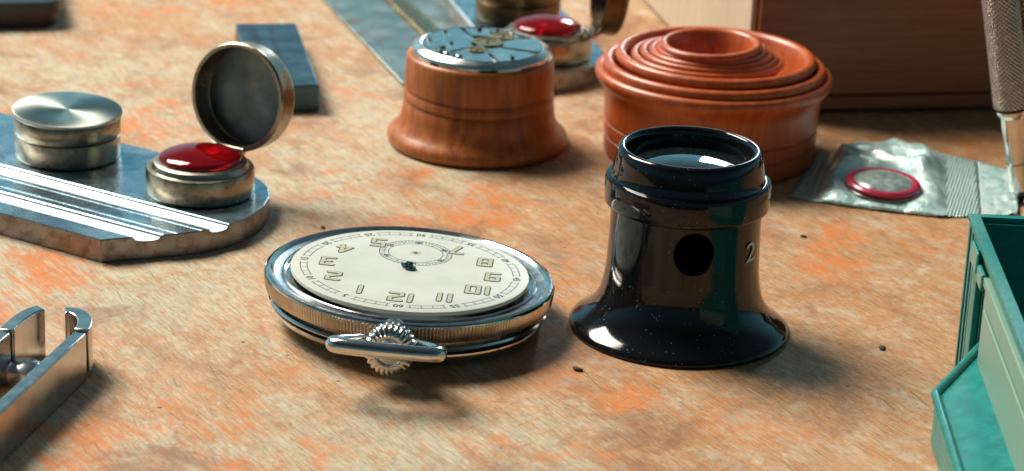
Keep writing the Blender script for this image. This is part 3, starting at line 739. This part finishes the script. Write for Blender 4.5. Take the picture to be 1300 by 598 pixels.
b.box((-1.3, -15.5, 23.6), (-.78, -9.0, 27.2), 'greenc'); b.box((-1.1, -20.5, 22.6), (-.3, -15.6, 25.4), 'greenc'); b.build('clip', TR, bevel=.3)
b = MB()                                                                         # pale label panel
b.box((-.3, -90, 5.5), (.7, -20.4, 23.6), 'greenp'); b.box((-.75, -90, 19.4), (-.32, -23.0, 20.6), 'greenp'); b.box((-.75, -90, 23.7), (.6, -20.8, 25.2), 'greenp')
b.build('label_panel', TR, bevel=.3)
b = MB()                                                                         # sloping lip
lp = [(1.4, -14.5), (-7.9, -30.0), (-7.9, -62), (1.2, -62)]
def zl(x, y): return 10.6 + .28 * (x)
vs = [(x, y, zl(x, y)) for x, y in lp] + [(x, y, 0) for x, y in lp]
b.add(vs, [(0, 1, 2, 3), (7, 6, 5, 4), (0, 4, 5, 1), (1, 5, 6, 2), (2, 6, 7, 3), (3, 7, 4, 0)], 'green')
b.build('lip', TR, bevel=.35)
b = MB()
for p, q in ((lp[0], lp[1]), (lp[1], lp[2])):
    b.tube([(p[0], p[1], zl(*p) + .25), (q[0], q[1], zl(*q) + .25)], .75, 'green', 12)
b.build('lip_rim', TR, angle=60)

# ------------------------------------------------------------------ knurled tools
def knurled_tool(loc, label):
    lean = R(-11.8)
    t = thing('knurled_tool', label, 'hand tool', loc, (R(0), lean, R(0)), 'knurled metal tools standing by the box')
    q = MB(); NK = 23; rows = 300; pr = [(3.25 + .10 * math.sin(i * .004), 20 + i * .15) for i in range(rows)]
    def kf(a, i, r, z):
        u = a * NK / (2 * PI); w = (z - 20) / .90
        h = abs(math.sin(PI * (u + w) / 1.0)) * abs(math.sin(PI * (u - w) / 1.0))
        return r + .5 * h ** .7 * (1 if 4 < i < rows - 3 else 0), z
    q.lathe(pr, 'gun', NK * 8, fn=kf, cap1=True); gi = q.mi('crumb_shade')
    for fi, f in enumerate(q.f):
        if len(f) == 4 and sum(math.hypot(q.v[j].x, q.v[j].y) for j in f) / 4 < 3.42: q.m[fi] = gi  # valley faces coloured dark, as painted shade between the knurls
    q.build('knurled_handle', t, angle=180)
    q = MB(); q.lathe([(0, 2.6), (1.9, 2.6), (2.25, 3.0), (2.35, 8.6), (2.15, 8.8), (2.15, 9.1), (2.4, 9.3), (2.5, 18.4), (2.9, 18.8), (3.15, 19.3), (3.2, 19.9), (3.0, 20.2)], 'chrome', 64); q.build('ferrule', t)
    q = MB(); q.lathe([(0, .25), (.4, .25), (.9, 1.2), (1.5, 2.0), (1.55, 2.7)], 'dark', 32); q.build('tip', t)
    q = MB(); q.lathe([(3.0, 65.05), (3.3, 65.3), (3.3, 72), (2.6, 73), (0, 73)], 'chrome', 48); q.build('end_cap', t)
    return t
knurled_tool((102.6, 497.0, 0), 'knurled dark metal tool with chrome ferrule, tip resting by the foil packet')
knurled_tool((109.9, 499.0, 0), 'second knurled metal tool, mostly cut off at the picture edge')

# ------------------------------------------------------------------ foil packet and crystal
BOT = [(55.5, 493.6), (60.0, 491.6), (66.0, 489.2), (73.2, 487.2), (83.7, 485.0), (92.5, 486.4)]
TOP = [(63.8, 522.0), (66.5, 523.5), (71.5, 527.0), (81.0, 531.5), (89.5, 527.0), (97.0, 521.5)]
def lerp(pl, t):
    x = t * (len(pl) - 1); i = min(int(x), len(pl) - 2); f = x - i
    return Vector(pl[i]).lerp(Vector(pl[i + 1]), f)
FP = thing('foil_packet', 'crinkled silvery foil packet with crimped ends, lying in front of the box', 'packet', (76, 505, 0))
NU, NV = 110, 80
def fh(s, t, x, y):
    e_ = min(1, max(0, (s - .20) / .12)) * min(1, max(0, (.84 - s) / .1)); g = math.sin(PI * min(1, max(0, t))) ** .6
    h = .35 + 3.6 * e_ ** .7 * g
    n1 = noise.noise(Vector((x * .11, y * .11, 3.1))); n2 = noise.noise(Vector((x * .28, y * .24, 9.7))); n3 = 1 - abs(noise.noise(Vector((x * .16 + y * .07, y * .17, 1.7)))) * 3
    h += (e_ * .9 + .1) * g * (1.4 * n1 + .9 * n2 + .8 * n3)
    d = math.hypot(x - 74.2, (y - 496.2)); k = min(1, max(0, (d - 7.0) / 4.0)); h = h * k + (1 - k) * min(h, 1.8)
    h += .55 * max(0, noise.noise(Vector((t * 5, s * 9, 5)))) * (1 - g) + .35 * (1 - e_) * noise.noise(Vector((t * 4, s * 3, 2)))
    return max(.25, h)
b = MB(); vs = []; fm = []; fc = []
for i in range(NU + 1):
    s_ = i / NU
    for j in range(NV + 1):
        t_ = j / NV; p = lerp(BOT, s_).lerp(lerp(TOP, s_), t_)
        if j == 0 or j == NV: p = p + Vector((0, .35 * noise.noise(Vector((i * .4, j, 0)))))
        if i == 0 or i == NU: p = p + Vector((.45 * (1 if j % 2 else -1), 0))      # pinked edge
        z = fh(s_, t_, p.x, p.y)
        if s_ < .19 or s_ > .83: z += .10 * math.sin(s_ * 2 * PI * 36)
        vs.append((p.x - 76, p.y - 505, z))
for i in range(NU):
    for j in range(NV):
        a = i * (NV + 1) + j; f = (a, a + NV + 1, a + NV + 2, a + 1)
        ((fc if (i / NU < .17 or i / NU > .84) else fm)).append(f)
b.add(vs, fm, 'foil'); mi = b.mi('crimp')
for f in fc: b.f.append(f); b.m.append(mi)
o = b.build('pouch', FP, angle=80); so = o.modifiers.new('s', 'SOLIDIFY'); so.thickness = .12 * S; so.offset = -1
b = MB(); vs = []; fs = []                                                        # torn tail beyond the crimp
for i in range(21):
    for j in range(31):
        s_, t_ = i / 20, j / 30
        p0 = Vector(BOT[-1]).lerp(Vector(TOP[-1]), t_); p1 = Vector((99.5, 486.8)).lerp(Vector((104.5, 513)), t_)
        p = p0.lerp(p1, s_); p.y += .5 * noise.noise(Vector((s_ * 4, t_ * 2, 1)))
        vs.append((p.x - 76 + .3, p.y - 505, .5 + 1.2 * abs(noise.noise(Vector((s_ * 3, t_ * 4, 7)))) * s_ + .3 * s_))
        if i < 20 and j < 30: a = i * 31 + j; fs.append((a, a + 31, a + 32, a + 1))
b.add(vs, fs, 'foil'); o = b.build('torn_tail', FP, angle=80); so = o.modifiers.new('s', 'SOLIDIFY'); so.thickness = .12 * S
CR = thing('watch_crystal', 'small round watch crystal with a pink gasket rim on the foil packet', 'watch crystal', (74.2, 496.2, 2.5), (R(3), R(1.5), 0))
b = MB(); b.lathe([(5.9, .9), (6.1, 1.2), (6.6, 1.3), (7.2, 1.15), (7.5, .8), (7.5, .4), (7.1, .1), (5.9, .1)], 'pink', 96, closed=True); b.build('gasket', CR)
b = MB(); b.lathe([(0, 2.3), (2, 2.22), (4, 1.9), (5.4, 1.4), (5.95, 1.0), (5.9, .2), (0, .2)], 'glassy', 64); b.build('crystal', CR)
b = MB(); b.lathe([(5.0, -.5), (7.3, -.45), (7.75, -.1), (7.4, .08), (5.2, .08)], 'nickel', 64); b.build('backing_ring', CR)

# ------------------------------------------------------------------ crumbs on the bench
for (x, y, s_, lab) in ((64.6, 415.3, .55, 'dark crumb on bare bench between loupe and green tray'), (11.9, 400.1, .6, 'dark crumb on the bench between watch and loupe'),
                        (-35.9, 463.7, .4, 'dark reddish crumb behind the pocket watch'), (56.0, 470.5, .45, 'tiny crumb in front of the nested cups')):
    bm = bmesh.new(); bmesh.ops.create_icosphere(bm, subdivisions=2, radius=s_)
    for v in bm.verts:
        v.co *= 1 + .6 * noise.noise(v.co * 2.3 + Vector((x, y, 0))); v.co.z *= .55; v.co.x *= 1.5
    b = MB(); b.add([v.co.copy() for v in bm.verts], [tuple(q.index for q in f.verts) for f in bm.faces], 'crumb_shade'); bm.free()
    tag(b.build('crumb', None, (x, y, s_ * .4), (0, 0, x)), lab, 'crumb', 'dark crumbs lying on the bench')

# ------------------------------------------------------------------ camera
F = 3300.; PITCH = R(20.0); ROLL = R(2.5)
d = Vector((0, math.cos(PITCH), -math.sin(PITCH))); r0 = Vector((1, 0, 0)); u0 = Vector((0, math.sin(PITCH), math.cos(PITCH)))
r = r0 * math.cos(ROLL) + u0 * math.sin(ROLL); u = u0 * math.cos(ROLL) - r0 * math.sin(ROLL)
cam = bpy.data.cameras.new('camera'); co = bpy.data.objects.new('camera', cam); COL.objects.link(co)
mm = Matrix((r, u, -d)).transposed().to_4x4(); mm.translation = Vector((0, 0, 169 * S)); co.matrix_world = mm
cam.sensor_width = 36; cam.lens = 36 * F / 1300; cam.clip_start = .01; cam.clip_end = 20
cam.dof.use_dof = True; cam.dof.focus_distance = .438; cam.dof.aperture_fstop = 34; cam.dof.aperture_blades = 0
sc.camera = co

# ------------------------------------------------------------------ light: a window behind on the left, a second one straight behind, dim teal room
def area(name, loc, target, sx, sy, power, col):
    l = bpy.data.lights.new(name, 'AREA'); l.shape = 'RECTANGLE'; l.size = sx; l.size_y = sy; l.energy = power; l.color = col
    o = bpy.data.objects.new(name, l); COL.objects.link(o); o.location = loc
    o.rotation_euler = (Vector(target) - Vector(loc)).to_track_quat('-Z', 'Y').to_euler(); return o
area('window_lamp_side', (-.93, 1.22, 1.32), (0, .48, 0), .82, .82, 68, (1., .92, .81))
area('window_lamp_back', (.264, 1.92, .50), (.03, .42, .03), .14, .27, 3.0, (.92, .98, 1.))
w = bpy.data.worlds.new('World'); sc.world = w; w.use_nodes = True; nt = w.node_tree
bg = nt.nodes['Background']; tc = nd(nt, 'ShaderNodeTexCoord'); sp = nd(nt, 'ShaderNodeSeparateXYZ', {0: tc.outputs['Generated']})
c = ramp(nt, mth(nt, 'ADD', mth(nt, 'MULTIPLY', sp.outputs[2], .5), .5), [(.48, (.05, .03, .02)), (.53, (.20, .54, .68)), (.65, (.16, .42, .53)), (.76, (.06, .11, .13)), (.95, (.06, .09, .11))])
fr = nd(nt, 'ShaderNodeMapRange', {'Value': sp.outputs[1], 1: -.6, 2: .5, 3: .35, 4: 1.3}).outputs[0]
nt.links.new(c, bg.inputs['Color']); nt.links.new(mth(nt, 'MULTIPLY', fr, .8), bg.inputs['Strength'])

sc.view_settings.view_transform = 'Standard'; sc.view_settings.look = 'None'; sc.view_settings.exposure = 0; sc.view_settings.gamma = 1
sc.render.engine = 'CYCLES'; sc.cycles.use_denoising = True; sc.cycles.max_bounces = 10
sc.cycles.sample_clamp_indirect = 6
sc.render.resolution_x = 1024; sc.render.resolution_y = 471
